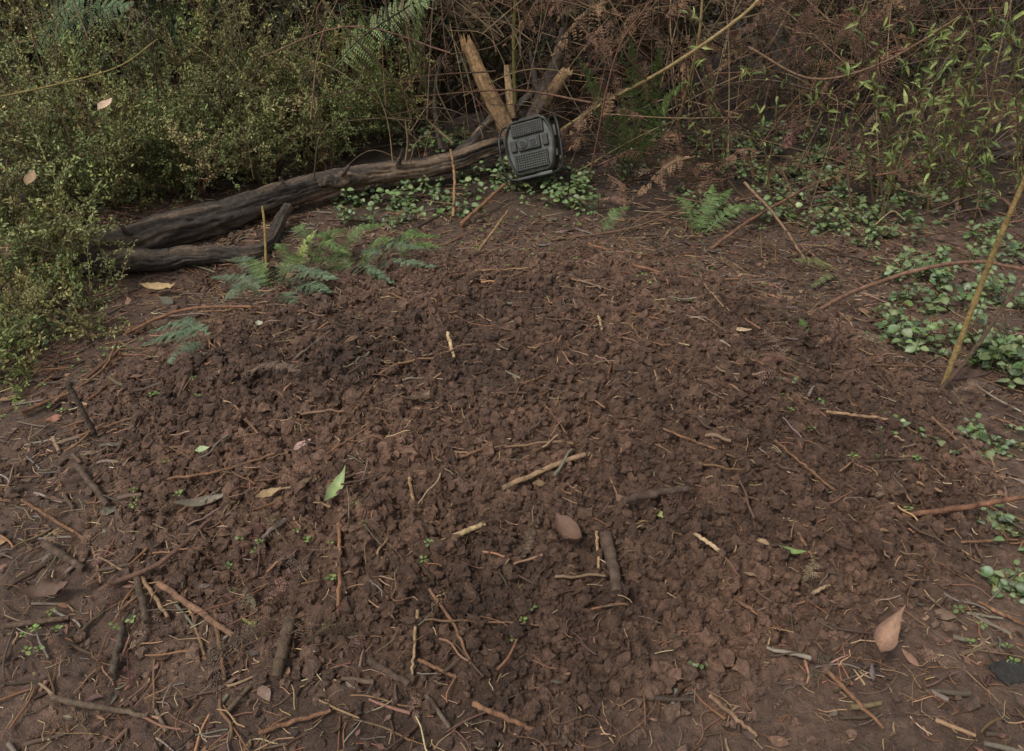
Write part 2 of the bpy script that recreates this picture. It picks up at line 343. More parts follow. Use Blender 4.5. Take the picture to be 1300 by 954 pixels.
# ---------------------------------------------------------------- fallen log
lg=MB()
def logtube(pts,rad,sides=56,n=220,rough=.3,seed=3,c0=[.068,.056,.047],c1=[.22,.155,.105],brown=None,mb=None,wob=1.):
    c=curve(pts,n);r=np.interp(np.linspace(0,1,n),np.linspace(0,1,len(rad)),rad)
    k_=min(1.,float(np.max(rad))/.04)*wob
    c[:,2]+=fbm(np.arange(n)*.06,np.zeros(n),seed)*.03*k_
    c[:,1]+=fbm(np.arange(n)*.05,np.zeros(n)+3,seed)*.03*k_
    ang=np.arange(sides)/sides*6.283;A,Ln=np.meshgrid(ang,np.linspace(0,1,n))
    mk=sst(-.08,.2,fbm(np.cos(A)*1.5+Ln*7,np.sin(A)*1.5+Ln*5+seed,seed+4))
    if brown is not None: mk=np.clip(mk*np.interp(Ln,np.linspace(0,1,len(brown)),brown),0,1)
    if wob<1: mk=np.clip(np.interp(Ln,np.linspace(0,1,len(brown)),brown)*(.75+mk*.4),0,1)
    streak=1+1.3*fbm(np.cos(A)*6+Ln*5,np.sin(A)*6+Ln*6,seed+6)+.9*fbm(np.cos(A)*12+Ln*40,np.sin(A)*12+Ln*40,seed+7)
    col=(np.array(c0)*(1-mk[...,None])+np.array(c1)*mk[...,None])*streak.clip(.2,2)[...,None]
    tube(mb or lg,c,r,sides,col.reshape(-1,3),rough=rough,seed=seed)
logtube([W(645,180,3.82),W(560,210,3.62),W(470,222,3.48),W(380,243,3.3),W(300,268,3.08),W(200,297,2.84),W(95,325,2.66),W(20,345,2.55)],[.038,.045,.048,.052,.058,.066,.072,.065],brown=[1.8,1.4,1.,.8,.6,.6,.5,.4],rough=.36)
logtube([W(365,262,3.15),W(335,315,2.83),W(270,322,2.76),W(180,332,2.68),W(90,338,2.62)],[.02,.03,.034,.042,.05],seed=8,n=150,brown=[.6]*3)
logtube([W(560,208,3.62),W(590,190,3.72),W(625,150,3.82)],[.02,.025,.02],seed=18,n=60,sides=24,brown=[1]*2)
logtube([W(470,225,3.46),W(435,228,3.36),W(405,232,3.3)],[.02,.034,.02],seed=28,n=60,sides=24,brown=[1.5]*2)
for (u,v,y,du,dv,r) in [(505,212,3.5,6,-22,.009),(365,245,3.25,-10,-20,.010),(268,270,3.0,-5,20,.008),(430,226,3.36,14,-16,.012),(160,300,2.75,-8,-18,.009)]:
    logtube([W(u,v,y),W(u+du*.5,v+dv*.5,y-.02),W(u+du,v+dv,y-.03)],[r*1.5,r,r*.5],seed=int(u),n=16,sides=12,brown=[1.]*2)
lg.build('fallen_log',M_wood,True)
sb=MB();OR=[.44,.275,.14];PO=[.52,.37,.2]
logtube([W(662,200,3.78),W(640,158,3.82),W(614,105,3.86),W(593,56,3.88)],[.046,.042,.036,.026],seed=31,n=90,sides=36,rough=.2,c0=[.13,.085,.055],c1=OR,brown=[.3,.6,1,1],mb=sb,wob=.3)
logtube([W(650,150,3.9),W(646,115,3.92),W(643,83,3.93)],[.022,.019,.013],seed=33,n=50,sides=16,rough=.2,c0=[.25,.15,.08],c1=PO,brown=[.8,1],mb=sb,wob=.3)
logtube([W(672,165,3.85),W(690,120,3.93),W(706,80,3.98),W(716,35,4.0)],[.042,.04,.03,.018],seed=35,n=80,sides=24,rough=.2,c0=[.05,.038,.03],c1=[.13,.09,.065],brown=[.6]*2,mb=sb)
logtube([W(680,150,3.9),W(700,118,3.89),W(719,90,3.87)],[.03,.031,.028],seed=37,n=50,sides=20,rough=.2,c0=[.08,.055,.038],c1=OR,brown=[.1,.3,1],mb=sb,wob=.3)
logtube([W(690,145,3.93),W(680,105,3.98),W(672,60,4.0)],[.022,.016,.007],seed=39,n=50,sides=20,rough=.3,brown=[.4]*2,mb=sb)
logtube([W(640,165,3.88),W(662,130,3.96),W(690,105,4.02)],[.022,.02,.015],seed=41,n=50,sides=20,rough=.3,brown=[.4]*2,mb=sb)
logtube([W(560,190,3.85),W(552,130,3.95),W(560,70,4.0)],[.014,.011,.006],seed=43,n=50,sides=12,rough=.2,brown=[.4]*2,mb=sb)
for k in range(30):
    b0=W(593+rng.uniform(-6,7),60+rng.uniform(-2,6),3.88);tube(sb,curve([b0,b0+[rng.normal(0,.003)-.010,0,rng.uniform(.015,.06)]],5),[.007,.006,.005,.003,.0005],5,OR)
for k in range(10):
    b0=W(719+rng.uniform(-6,6),94+rng.uniform(-2,3),3.87);tube(sb,curve([b0,b0+[rng.normal(0,.004)+.006,0,rng.uniform(.01,.03)]],5),[.007,.006,.004,.002,.0005],5,PO)
sb.build('broken_stump',M_wood,True)
for pts,rad,sd_ in [([W(780,150,4.9),W(900,132,5.0),W(1050,118,5.1),W(1200,112,5.2)],[.05,.06,.06,.05],51),([W(400,178,4.4),W(500,180,4.4),W(620,150,4.5),W(760,140,4.6)],[.05,.05,.045,.04],55),([W(1340,190,3.9),W(1230,195,4.0),W(1150,215,4.1)],[.05,.045,.03],57)]:
    bl=MB();logtube(pts,rad,seed=sd_,brown=[.6]*2,mb=bl,n=110,sides=32);bl.build('fallen_log',M_wood,True)
# ---------------------------------------------------------------- plants
DI=(np.array([[0,0,0],[.5,.45,.04],[0,1,0],[-.5,.45,.04]],float),np.array([[0,1,2,3]]))
def leaves(mb,pos,d,size,w,col,up=.8):
    N=len(pos);n=nrm(np.stack([rng.normal(0,.6,N),rng.normal(-.15,.6,N),np.full(N,up)],1))
    s=np.stack([size*w,size,size],1)
    mb.inst(DI[0],DI[1],pos,frames(d,n),s,col)
def shrub(mb,mw,cx,cy,H,R,stems,twigs,nleaf,lsize,lw,cols,wood=[.19,.125,.07],spread=1.,tl=(.08,.2),tipc=1.3,lo=.12):
    z0=float(h0(cx,cy))
    for s in range(stems):
        a=rng.uniform(0,2*np.pi);r=R*rng.uniform(0,.35)
        b=np.array([cx+r*math.cos(a),cy+r*math.sin(a),z0-.02])
        a2=a+rng.normal(0,.6);rr=R*rng.uniform(.1,1.)*spread;hh=H*rng.uniform(.45,1.15)*(1-.3*(rr/max(R,.01))**2)
        tip=b+[rr*math.cos(a2),rr*math.sin(a2),hh]
        mid=b+(tip-b)*.45+[rng.normal(0,.04),rng.normal(0,.04),hh*.12]
        c=curve([b,mid,tip],10);c[1:]+=rng.normal(0,.008,(9,3))
        tube(mw,c,np.linspace(.004,.0012,10),4,jit(wood,1,.25)[0],cap=False)
        base=pick(cols,1,.25)[0]
        for k in range(twigs):
            q=rng.uniform(lo,1)**.8*8.99;i=int(q);o=c[i]+(c[i+1]-c[i])*(q-i)
            sd=nrm(c[i+1]-c[i]);d=nrm(sd*.7+rng.normal(0,.75,3)+[0,0,.3]);Lt=rng.uniform(*tl)
            e=o+d*Lt;m2=o+d*Lt*.5+rng.normal(0,.012,3);cc=curve([o,m2,e],6)
            tube(mw,cc,np.linspace(.0017,.0008,6),3,jit(wood,1,.3)[0],cap=False)
            t=rng.uniform(.1,1.02,nleaf)*4.999;t=np.minimum(t,4.999);ii=t.astype(int);pp=cc[ii]+(cc[ii+1]-cc[ii])*(t-ii)[:,None]
            pp=pp+rng.normal(0,.002+lsize*.2,(nleaf,3))
            dd=d[None]*.7+rng.normal(0,.6,(nleaf,3))
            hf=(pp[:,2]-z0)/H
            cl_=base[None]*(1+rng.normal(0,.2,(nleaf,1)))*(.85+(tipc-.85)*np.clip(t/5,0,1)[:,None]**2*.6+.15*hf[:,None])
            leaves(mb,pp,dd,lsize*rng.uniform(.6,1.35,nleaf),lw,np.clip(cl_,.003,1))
GR=[[.215,.23,.08],[.175,.20,.07],[.26,.255,.095],[.15,.18,.06],[.25,.215,.09],[.19,.22,.08]]
a,w=MB(),MB()
for (u,v,H,R,stn,tg) in [(40,440,.16,.2,9,9),(-40,400,.36,.35,13,12),(50,350,.36,.3,15,14),(-60,300,.6,.45,14,14),(60,262,.55,.42,22,16),(150,262,.45,.32,22,16),(240,246,.42,.3,20,16),(330,228,.42,.28,18,16),(410,210,.42,.26,16,14),
      (160,232,.6,.4,18,15),(260,215,.62,.38,18,15),(350,200,.62,.36,18,14),(440,188,.6,.3,14,12),(110,190,.85,.5,22,16),(240,180,.9,.5,20,16),(340,172,.85,.45,18,14),(440,165,.75,.38,16,13),(-60,210,.8,.5,14,14),(500,172,.6,.25,13,12),(0,480,.12,.12,5,6),(95,395,.16,.16,8,9)]:
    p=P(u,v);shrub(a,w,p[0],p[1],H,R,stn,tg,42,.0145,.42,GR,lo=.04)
a.build('green_shrub',M_leaf);w.build('shrub_branches',M_wood)
a,w=MB(),MB()
DK=[[.055,.07,.025],[.08,.08,.035],[.085,.057,.034],[.04,.05,.02],[.09,.09,.035],[.09,.052,.033],[.09,.058,.036]]
for k in range(74):
    x=rng.uniform(-4.2,4.4);y=rng.uniform(4.4,6.4)
    if k>60: x=rng.uniform(-1.6,1.8);y=rng.uniform(4.6,5.2)
    shrub(a,w,x,y,rng.uniform(.9,1.5),.6,8,10,28,.036,.45,DK,wood=[.10,.068,.04],tl=(.12,.35),tipc=1.2,lo=.03)
for k in range(26):
    shrub(a,w,-8+16*(k+rng.random())/26,rng.uniform(8,11),rng.uniform(1.6,2.4),1.2,8,9,26,.10,.45,DK,wood=[.06,.04,.025],tl=(.3,.7),tipc=1.1,lo=.02)
a.build('background_undergrowth',M_leaf);w.build('background_undergrowth_stems',M_wood)
# ferns
def frond(mb,A,B,arch,width,col,np_=22,side=None,wob=.01,nl=9,mw=None,start=.15,curlz=0.,dens=1.,fat=1.):
    A=np.asarray(A,float);B=np.asarray(B,float);L=np.linalg.norm(B-A)
    mid=(A+B)/2+np.array([0,0,arch])+rng.normal(0,wob,3);c=curve([A,mid,B],40)
    tube(mb,c,np.linspace(.0028,.0008,40)*min(1,L/.25+.2),4,np.asarray(col)*.8,cap=False)
    T=nrm(np.gradient(c,axis=0))
    up=np.array([0,0,1.]) if side is None else np.asarray(side,float)
    S=nrm(np.cross(T,np.broadcast_to(up,T.shape)));Nn=np.cross(S,T)
    t=np.linspace(start,.985,np_);k=(t*39).astype(int)
    prof=np.minimum(1,(t-start)/.12+.45)*(1-((t-start)/(1-start))**1.6)+.05
    PL=width*prof*rng.uniform(.82,1.1,np_)
    for sg in(-1,1):
        keep=rng.random(np_)<dens
        kk=k[keep];pl=PL[keep]
        if len(kk)==0: continue
        pd=nrm(S[kk]*sg+T[kk]*.45+Nn[kk]*rng.normal(.0,.16,(len(kk),1))+np.array([0,0,-curlz]))
        s=(np.arange(nl)+.6)/nl
        pos=c[kk][:,None]+pd[:,None]*(s[None,:,None]*pl[:,None,None])
        pos[...,2]-= (s[None]**2)*pl[:,None]*.22
        pn=np.cross(pd,Nn[kk])
        sz=(L*.8/np_*.85)*(1-s*.75)*fat+.0015
        C=np.asarray(col)[None,None]*(1+rng.normal(0,.16,(len(kk),1,1)))*np.ones((1,nl,1))
        for s2 in(-1,1):
            d=pn[:,None]*s2+pd[:,None]*.55+rng.normal(0,.08,pos.shape)
            M=pos.reshape(-1,3);dd=d.reshape(-1,3);nnn=np.repeat(Nn[kk]+rng.normal(0,.15,(len(kk),3)),nl,0)
            size=np.broadcast_to(sz[None],(len(kk),nl)).ravel()*rng.uniform(.85,1.15,len(M))
            mb.inst(DI[0],DI[1],M,frames(dd,nnn),np.stack([size*.62,size,size],1),C.reshape(-1,3)*rng.uniform(.85,1.15,(len(M),1)))
FG=[.12,.18,.055];FB=[.125,.175,.10];FY=[.27,.33,.1];FD=[.19,.11,.07];FD2=[.13,.078,.052]
f=MB()
for A,B,ar,wd,c in [((335,372,.0),(268,352,.06),.03,.05,FB),((350,375,.0),(392,345,.07),.05,.05,FB),((345,378,.0),(420,372,.04),.04,.05,FB),((350,372,0),(310,330,.1),.04,.05,FG),
   ((345,370,0),(345,340,.12),.03,.045,FB),((350,376,0),(430,355,.05),.05,.05,FB),((340,378,0),(285,382,.03),.04,.045,FB),((345,380,0),(380,392,.02),.04,.045,FB),((340,370,0),(290,330,.08),.04,.05,FB),((350,370,0),(385,325,.1),.04,.05,FG),
   ((380,345,.0),(402,292,.13),.02,.035,FY),((385,350,0),(440,322,.09),.05,.05,FG),((390,350,0),(350,310,.12),.04,.04,FG),
   ((450,350,0),(540,318,.06),.05,.05,FB),((450,350,0),(500,305,.1),.05,.05,FG),((450,352,0),(420,315,.1),.04,.04,FG),((460,352,0),(555,340,.03),.03,.045,FB),((470,340,0),(560,305,.1),.04,.04,FG),
   ((440,355,0),(500,360,.03),.04,.045,FB),((445,352,0),(480,325,.08),.05,.05,FB),((500,330,0),(560,318,.05),.04,.045,FG),((505,325,0),(530,290,.08),.04,.045,FG),((440,350,0),(390,330,.06),.04,.05,FG),
   ((400,335,0),(440,290,.1),.05,.05,FG),((400,335,0),(370,290,.1),.05,.05,FG),((430,330,0),(490,285,.1),.05,.05,FG),((430,335,0),(400,300,.12),.05,.04,FG),
   ((275,432,.01),(180,438,.02),.03,.045,FB),((272,436,.01),(205,475,.01),.03,.04,FB),((262,430,.01),(228,412,.05),.02,.03,FB),((274,430,.01),(190,422,.03),.03,.04,FB),
   ((1065,345,.0),(1005,330,.06),.02,.04,[.2,.2,.08]),((1060,352,.0),(1030,365,.02),.02,.03,[.15,.17,.07]),
   ((880,300,0),(930,240,.08),.04,.06,FG),((880,300,0),(860,250,.12),.04,.06,FG),((890,300,0),(960,262,.08),.04,.06,FG),((885,300,0),(905,235,.16),.02,.05,FG),
   ((765,300,0),(800,262,.09),.03,.045,FG),
   ((342,820,.0),(308,786,.02),.01,.012,[.26,.3,.09]),((1025,430,0),(1015,405,.04),.01,.02,FG)]:
    frond(f,P(*A),P(*B),ar,wd*.9,c,side=[0,-.35,1],nl=8,dens=.93,fat=.9)
f.build('low_fern',M_leaf)
f=MB()
for (u0,v0,u1,v1,y0,y1,ar,wd,c) in [(800,215,735,75,3.8,3.4,.03,.10,FG),(805,215,800,45,3.8,3.5,.02,.09,[.15,.2,.07]),(805,215,868,105,3.8,3.4,.06,.09,FG),(795,220,752,140,3.8,3.4,.06,.09,[.13,.18,.065]),(800,220,845,165,3.8,3.35,.05,.08,FG),(800,220,790,120,3.75,3.35,.04,.08,[.2,.25,.09]),(810,215,838,60,3.8,3.5,.04,.09,[.11,.16,.05]),
    (500,170,455,0,4.2,3.4,.0,.14,[.24,.28,.1]),(560,150,505,15,4.2,3.5,.0,.12,[.22,.26,.1]),(520,100,540,-20,4.2,3.7,.0,.11,[.19,.24,.09]),(420,90,560,-10,3.7,3.6,.05,.11,[.18,.24,.09]),
    (60,60,170,5,3.6,3.5,.05,.12,[.1,.16,.07]),(230,70,190,0,3.9,3.5,.05,.12,[.1,.15,.07]),(40,80,110,-5,3.6,3.5,.05,.12,[.11,.16,.07]),(550,60,600,10,4.6,4.4,.06,.1,[.08,.1,.04])]:
    frond(f,W(u0,v0,y0),W(u1,v1,y1),ar,wd,c,side=[0,-1,.8],np_=20,nl=9,fat=.68)
f.build('tall_fern',M_leaf)
d=MB()
for k in range(360):
    u=rng.uniform(735,1340);v=rng.uniform(-30,230);y=rng.uniform(3.5,4.7)
    if k>280: u=rng.uniform(520,800);v=rng.uniform(-20,130);y=rng.uniform(4.1,4.7)
    if v>190: y=rng.uniform(3.3,3.7)
    A=W(u,v,y);L=rng.uniform(.2,.42);an=rng.uniform(0,6.28)
    B=A+[L*math.cos(an)*.7,L*math.sin(an)*.5,-rng.uniform(.0,.7)*L]
    for q in(A,B): q[2]=max(q[2],float(h0(q[0],q[1]))+.03)
    frond(d,A,B,.04,rng.uniform(.04,.09),pick([FD,FD2,[.23,.13,.08],[.15,.09,.06]],1,.25)[0],np_=15,nl=5,side=rng.normal(0,.5,3)+[0,-.5,.8],curlz=.4,dens=.7)
for k in range(190):
    if k<90: u=rng.uniform(930,1320);v=rng.uniform(280,560)
    elif k<115: u=rng.uniform(560,1000);v=rng.uniform(240,330)
    elif k<150: u=rng.uniform(0,420);v=rng.uniform(560,900)
    else: u=rng.uniform(20,1280);v=rng.uniform(400,900)
    if abs(u-650)<300 and 350<v<600: continue
    A=P(u,v,.012);an=rng.uniform(0,6.28);L=rng.uniform(.05,.12);B=A+[L*math.cos(an),L*math.sin(an),0];A[2]=float(gh(A[0],A[1]))+.009;B[2]=float(gh(B[0],B[1]))+.011
    frond(d,A,B,.01,rng.uniform(.012,.028),pick([FD2,[.15,.095,.07],[.18,.115,.08]],1,.2)[0],np_=13,nl=4,wob=.008,side=[rng.normal(0,.4),rng.normal(-.2,.4),1],dens=.65)
for (u0,v0,u1,v1) in [(310,490,385,500),(395,488,330,478),(995,470,960,430),(1130,610,1110,640)]:
    A=P(u0,v0);B=P(u1,v1);A[2]=float(gh(A[0],A[1]))+.014;B[2]=float(gh(B[0],B[1]))+.016;frond(d,A,B,.01,.03,[.17,.115,.085],np_=14,nl=5,wob=.004,dens=.85,side=[0,-.2,1],fat=.7)
d.build('dead_bracken',M_dead)
t=MB()
for k in range(1300):
    if k<1050: u=rng.uniform(520,1340);v=rng.uniform(-60,230);y=rng.uniform(3.5,4.9)
    elif k<1130: u=rng.uniform(0,560);v=rng.uniform(-20,230);y=rng.uniform(3.1,4.2)
    else: u=rng.uniform(850,1340);v=rng.uniform(200,400);y=rng.uniform(2.6,3.9)
    A=W(u,v,y);L=rng.uniform(.2,1.0);an=rng.uniform(0,6.28);el=rng.normal(.5,.6)
    if 1050<=k<1130: L*=.5;el=rng.normal(1.2,.4)
    if k>=1130: L*=.5;el=rng.normal(.1,.3)
    B=A+[L*math.cos(an)*math.cos(el),L*math.sin(an)*math.cos(el)*.6,L*math.sin(el)]
    for q in(A,B): q[2]=max(q[2],float(h0(q[0],q[1]))+.01)
    m_=(A+B)/2+rng.normal(0,.06*L+.01,3)+[0,0,.08*L]
    r=rng.uniform(.0012,.004)*(1.6 if rng.random()<.08 else 1)
    tube(t,curve([A,m_,B],12),np.linspace(r,r*.5,12),4,pick([[.17,.11,.07],[.22,.145,.09],[.10,.07,.05],[.30,.21,.12],[.2,.11,.07],[.08,.055,.04]],1,.25)[0],cap=False)
t.build('dry_stem_tangle',M_wood,True)
gc=MB();gs=MB()
tv,tf=t_leaf(.8,6,-.15,.12,.75,3);msk=np.array([.8 if i%3==1 and 2<i<15 else .0 for i in range(18)])
def cover(u,v,rx,ry,n,size=.026,hmax=.09,pale=.5):
    c=P(u,v)
    for k in range(n):
        a_=rng.uniform(0,6.28);r=math.sqrt(rng.random());x=c[0]+rx*r*math.cos(a_);y=c[1]+ry*r*math.sin(a_)
        if vn(x*9,y*9,70)<.36: continue
        z=float(h0(x,y));hh=rng.uniform(.015,hmax);N=int(rng.integers(4,8))
        top=np.array([x+rng.normal(0,.01),y+rng.normal(0,.01),z+hh])
        tube(gs,curve([[x,y,z-.01],top],4),.0012,3,[.08,.09,.03],cap=False)
        an=rng.uniform(0,6.28)+np.arange(N)*2.4;d_=np.stack([np.cos(an),np.sin(an),rng.normal(-.1,.35,N)],1)
        nn=nrm(np.stack([rng.normal(0,.4,N),rng.normal(-.2,.4,N),np.ones(N)],1))
        pos=top[None]+d_*.006-np.array([0,0,1])*(np.arange(N)*.006)[:,None];pos[:,2]=np.maximum(pos[:,2],z+.006)
        gcol=pick([[.10,.17,.045],[.13,.19,.055],[.08,.13,.045],[.15,.2,.06]],N,.25)
        pl=pale*rng.uniform(.0,1.3,(N,1)).clip(0,1)
        pc=gcol*(1-pl)+np.array([.5,.54,.42])*pl
        gc.inst(tv,tf,pos,frames(d_,nn),size*rng.uniform(.5,1.35,N),gcol,msk,pc)
for q in [(1010,200,.35,.4,120),(940,260,.3,.3,60),(1090,290,.3,.22,90),(1000,240,.35,.3,80),(1170,260,.3,.25,60),(1110,230,.35,.35,75),(1170,400,.18,.14,40),(1270,450,.16,.13,46),
          (1190,560,.14,.06,30,.02,.03),(1150,440,.12,.1,24),(1290,480,.12,.1,30),(1250,380,.16,.14,40),(1290,320,.2,.2,40),(1140,350,.16,.1,26),(1270,560,.08,.05,14,.02,.03),(1130,590,.05,.04,8,.018,.02),(1270,680,.05,.05,9,.02,.03),
          (480,250,.2,.18,50),(560,262,.2,.16,50),(620,235,.16,.14,40),(720,262,.18,.15,50),(700,235,.2,.15,40),(530,180,.25,.25,50),(860,190,.3,.3,50),(480,285,.2,.1,20),
          (1075,832,.05,.035,9,.02,.03),(1060,862,.03,.02,5,.022,.02),(860,842,.03,.01,3,.014,.02),(60,428,.15,.1,32,.02,.05,.1),(110,445,.12,.06,22,.014,.04,.1),(1290,745,.06,.06,12,.02,.03),(800,215,.2,.2,30),(1210,350,.2,.15,32)]:
    cover(*q)
gc.build('variegated_groundcover',M_gloss,True);gs.build('groundcover_stems',M_leaf)
sd=MB();tv2,tf2=t_leaf(.75,5,-.1,.05,.8,5)
for (u,v,n,r) in [(50,820,7,.04),(660,805,3,.02),(190,630,6,.06),(380,730,5,.08),(300,745,4,.05),(215,500,5,.08),(40,500,14,.12),(150,440,16,.12),(535,720,2,.02),(25,470,16,.14),(150,810,4,.04),(1270,830,9,.08),(1040,540,4,.06),(820,367,4,.03),(1140,600,6,.08),(420,690,3,.06),(870,300,14,.15),(850,390,2,.05),(700,390,2,.03),(1000,500,3,.05),(620,330,20,.25),(820,340,14,.3),(650,290,26,.25)]:
    c=P(u,v)
    for k in range(n):
        x=c[0]+rng.normal(0,r*.6);y=c[1]+rng.normal(0,r*.6);z=float(gh(x,y))+rng.uniform(.010,.022);N=4
        an=rng.uniform(0,6)+np.arange(N)*1.57;d_=np.stack([np.cos(an),np.sin(an),rng.normal(.15,.2,N)],1)
        sd.inst(tv2,tf2,np.repeat([[x,y,z]],N,0)+d_*.002,frames(d_,nrm(np.stack([rng.normal(0,.2,N),rng.normal(0,.2,N),np.ones(N)],1))),rng.uniform(.005,.011,N),pick([[.15,.24,.06],[.12,.19,.06],[.2,.26,.08]],N,.2))
sd.build('green_seedlings',M_gloss,True)
a,w=MB(),MB()
def lance(pts,n,size,cols):
    c=curve(pts,14);tube(w,c,np.linspace(.004,.0012,14),4,[.18,.13,.06],cap=False)
    t_=rng.uniform(.15,1,n)*12.99;i=t_.astype(int);pp=c[i]+(c[i+1]-c[i])*(t_-i)[:,None]
    T=nrm(c[i+1]-c[i]);d_=T*.6+rng.normal(0,.55,(n,3))+[0,0,-.45]
    nn=nrm(rng.normal(0,.6,(n,3))+[0,-.5,.8]);s=size*rng.uniform(.6,1.2,n)
    a.inst(LT[0],LT[1],pp,frames(d_,nn),s,pick(cols,n,.25))
LT=t_leaf(.2,6,-.4,.15,.8,9)
LC=[[.14,.19,.05],[.19,.23,.07],[.11,.15,.04],[.24,.27,.09]]
for k in range(28):
    u=rng.uniform(1130,1340);v=rng.uniform(150,230);y=rng.uniform(3.1,3.8)
    A=P(u,v+60);A[1]=y;A[0]=W(u,v,y)[0];A[2]=float(h0(A[0],y))
    B=W(u+rng.normal(0,80),rng.uniform(-60,110),y-rng.uniform(0,.3));mm=(A+B)/2+rng.normal(0,.06,3)
    lance([A,mm,B],24,.06,LC)
for k in range(8):
    u=rng.uniform(860,1020);y=rng.uniform(3.4,3.9);A=W(u+40,200,y);A[2]=float(h0(A[0],y));B=W(u,rng.uniform(10,110),y-.2)
    lance([A,(A+B)/2+rng.normal(0,.06,3),B],13,.055,LC)
a.build('lance_leaf_shrub',M_leaf);w.build('lance_leaf_shrub_stems',M_wood)
def cane(name,pts,r0,r1,col,nodes=True,n=40):
    b=MB();c=curve(pts,n);r=np.linspace(r0,r1,n)
    if nodes: r=r*(1+.22*(np.arange(n)%7==0))
    colr=np.asarray(col)[None]*(1+rng.normal(0,.08,(n,1)));tube(b,c,r,10,colr);return b.build(name,M_wood,True)
q=P(1195,495);g0=q.copy();g0[2]-=.02
cane('dry_cane',[g0,W(1235,390,q[1]+.0),W(1270,300,q[1]-.02),W(1318,190,q[1]-.05)],.0075,.0055,[.36,.25,.1])
cane('dry_cane',[W(690,180,4.0),W(760,135,3.8),W(850,85,3.45),W(940,22,3.3),W(980,-20,3.3)],.0085,.006,[.38,.28,.13])
cane('dry_cane',[W(575,182,3.7),W(540,150,3.7),W(480,80,3.4),W(420,15,3.3),W(400,-20,3.3)],.006,.005,[.22,.18,.09])
cane('dry_cane',[W(655,140,4.1),W(652,60,4.1),W(655,-20,4.1)],.009,.008,[.18,.16,.05])
cane('dry_cane',[W(860,160,3.7),W(885,60,3.5),W(893,-20,3.5)],.007,.005,[.28,.2,.09])
cane('dry_cane',[W(-10,125,2.8),W(70,108,2.85),W(150,85,2.9),W(200,50,3.0)],.003,.0022,[.3,.24,.09])
cane('dry_cane',[P(338,345),W(336,290,2.85),W(333,262,2.9)],.005,.004,[.33,.23,.08])
cane('dry_cane',[W(950,60,3.5),W(1030,100,3.4),W(1120,80,3.3),W(1220,20,3.2)],.005,.0035,[.24,.15,.09])
for (x,y,r,lean,c0) in [(-2.6,7.4,.16,.2,[.05,.035,.028]),(.6,6.9,.1,-.15,[.05,.035,.025]),(2.3,7.2,.18,.25,[.06,.04,.03]),(4.2,7.8,.2,-.1,[.045,.035,.028]),(-.9,8.2,.14,.1,[.04,.03,.024]),(1.4,8.8,.2,0,[.05,.035,.028]),(-4.3,7.2,.18,.1,[.04,.03,.025])]:
    b=MB();z=float(h0(x,y));logtube([[x,y,z-.1],[x+lean*.4,y,z+1.2],[x+lean,y,z+3],[x+lean*1.6,y+.2,z+6]],[r*1.25,r,r*.85,r*.6],seed=int(abs(x*10))+60,n=80,sides=24,c0=c0,c1=[.1,.07,.05],mb=b)
    ob=b.build('gum_tree',M_wood,True)
    cr=MB();cw=MB()
    for k in range(9):
        an=rng.uniform(0,6.28);o=np.array([x+lean*1.2,y,z+rng.uniform(3.8,6)]);e=o+[math.cos(an)*rng.uniform(.6,1.4),math.sin(an)*rng.uniform(.6,1.4),rng.uniform(.4,1.2)]
        tube(cw,curve([o,(o+e)/2+[0,0,.1],e],8),np.linspace(.05,.012,8),6,c0)
        N=200;pp=e+rng.normal(0,.35,(N,3));leaves(cr,pp,rng.normal(0,1,(N,3))+[0,0,-.5],rng.uniform(.06,.13,N),.25,pick([[.05,.08,.03],[.07,.09,.04]],N,.3))
    cr.build('crown_leaves',M_leaf).parent=ob;cw.build('limbs',M_wood,True).parent=ob
# ---------------------------------------------------------------- trail camera
def plast(name,c,rough,spec=.5,c2=None):
    m=bpy.data.materials.new(name);m.use_nodes=True;N=m.node_tree.nodes;L=m.node_tree.links;b=N['Principled BSDF']
    tc=N.new('ShaderNodeTexCoord');nz=N.new('ShaderNodeTexNoise');nz.inputs['Scale'].default_value=25;nz.inputs['Detail'].default_value=6;L.new(tc.outputs['Object'],nz.inputs['Vector'])
    cr=N.new('ShaderNodeValToRGB');cr.color_ramp.elements[0].position=.38;cr.color_ramp.elements[1].position=.66
    cr.color_ramp.elements[0].color=(*c,1);cr.color_ramp.elements[1].color=(*(c2 or (c[0]*1.7+.012,c[1]*1.6+.01,c[2]*1.5+.006)),1)
    L.new(nz.outputs['Fac'],cr.inputs[0]);L.new(cr.outputs[0],b.inputs['Base Color']);b.inputs['Roughness'].default_value=rough;b.inputs['Specular IOR Level'].default_value=spec
    return m
PB=plast('black_plastic',(.012,.0125,.011),.5);PG=plast('olive_grey_plastic',(.045,.048,.04),.42,c2=(.105,.11,.088));PL=plast('lens_glass',(.006,.006,.008),.08);PM=plast('metal_bracket',(.03,.03,.03),.35)
root=bpy.data.objects.new('trail_camera',None);scene.collection.objects.link(root)
def meshob(name,bm,mat,c=(0,0,0),smooth=False):
    me=bpy.data.meshes.new(name);bm.to_mesh(me);bm.free();me.materials.append(mat)
    for p in me.polygons:p.use_smooth=smooth
    o=bpy.data.objects.new(name,me);o.location=c;scene.collection.objects.link(o);o.parent=root;return o
def box(name,c,s,mat,bev=.004,seg=3):
    bm=bmesh.new();bmesh.ops.create_cube(bm,size=1)
    for v in bm.verts: v.co=Vector((v.co.x*s[0],v.co.y*s[1],v.co.z*s[2]))
    bmesh.ops.bevel(bm,geom=bm.edges[:],offset=bev,segments=seg,affect='EDGES',profile=.6)
    return meshob(name,bm,mat,c)
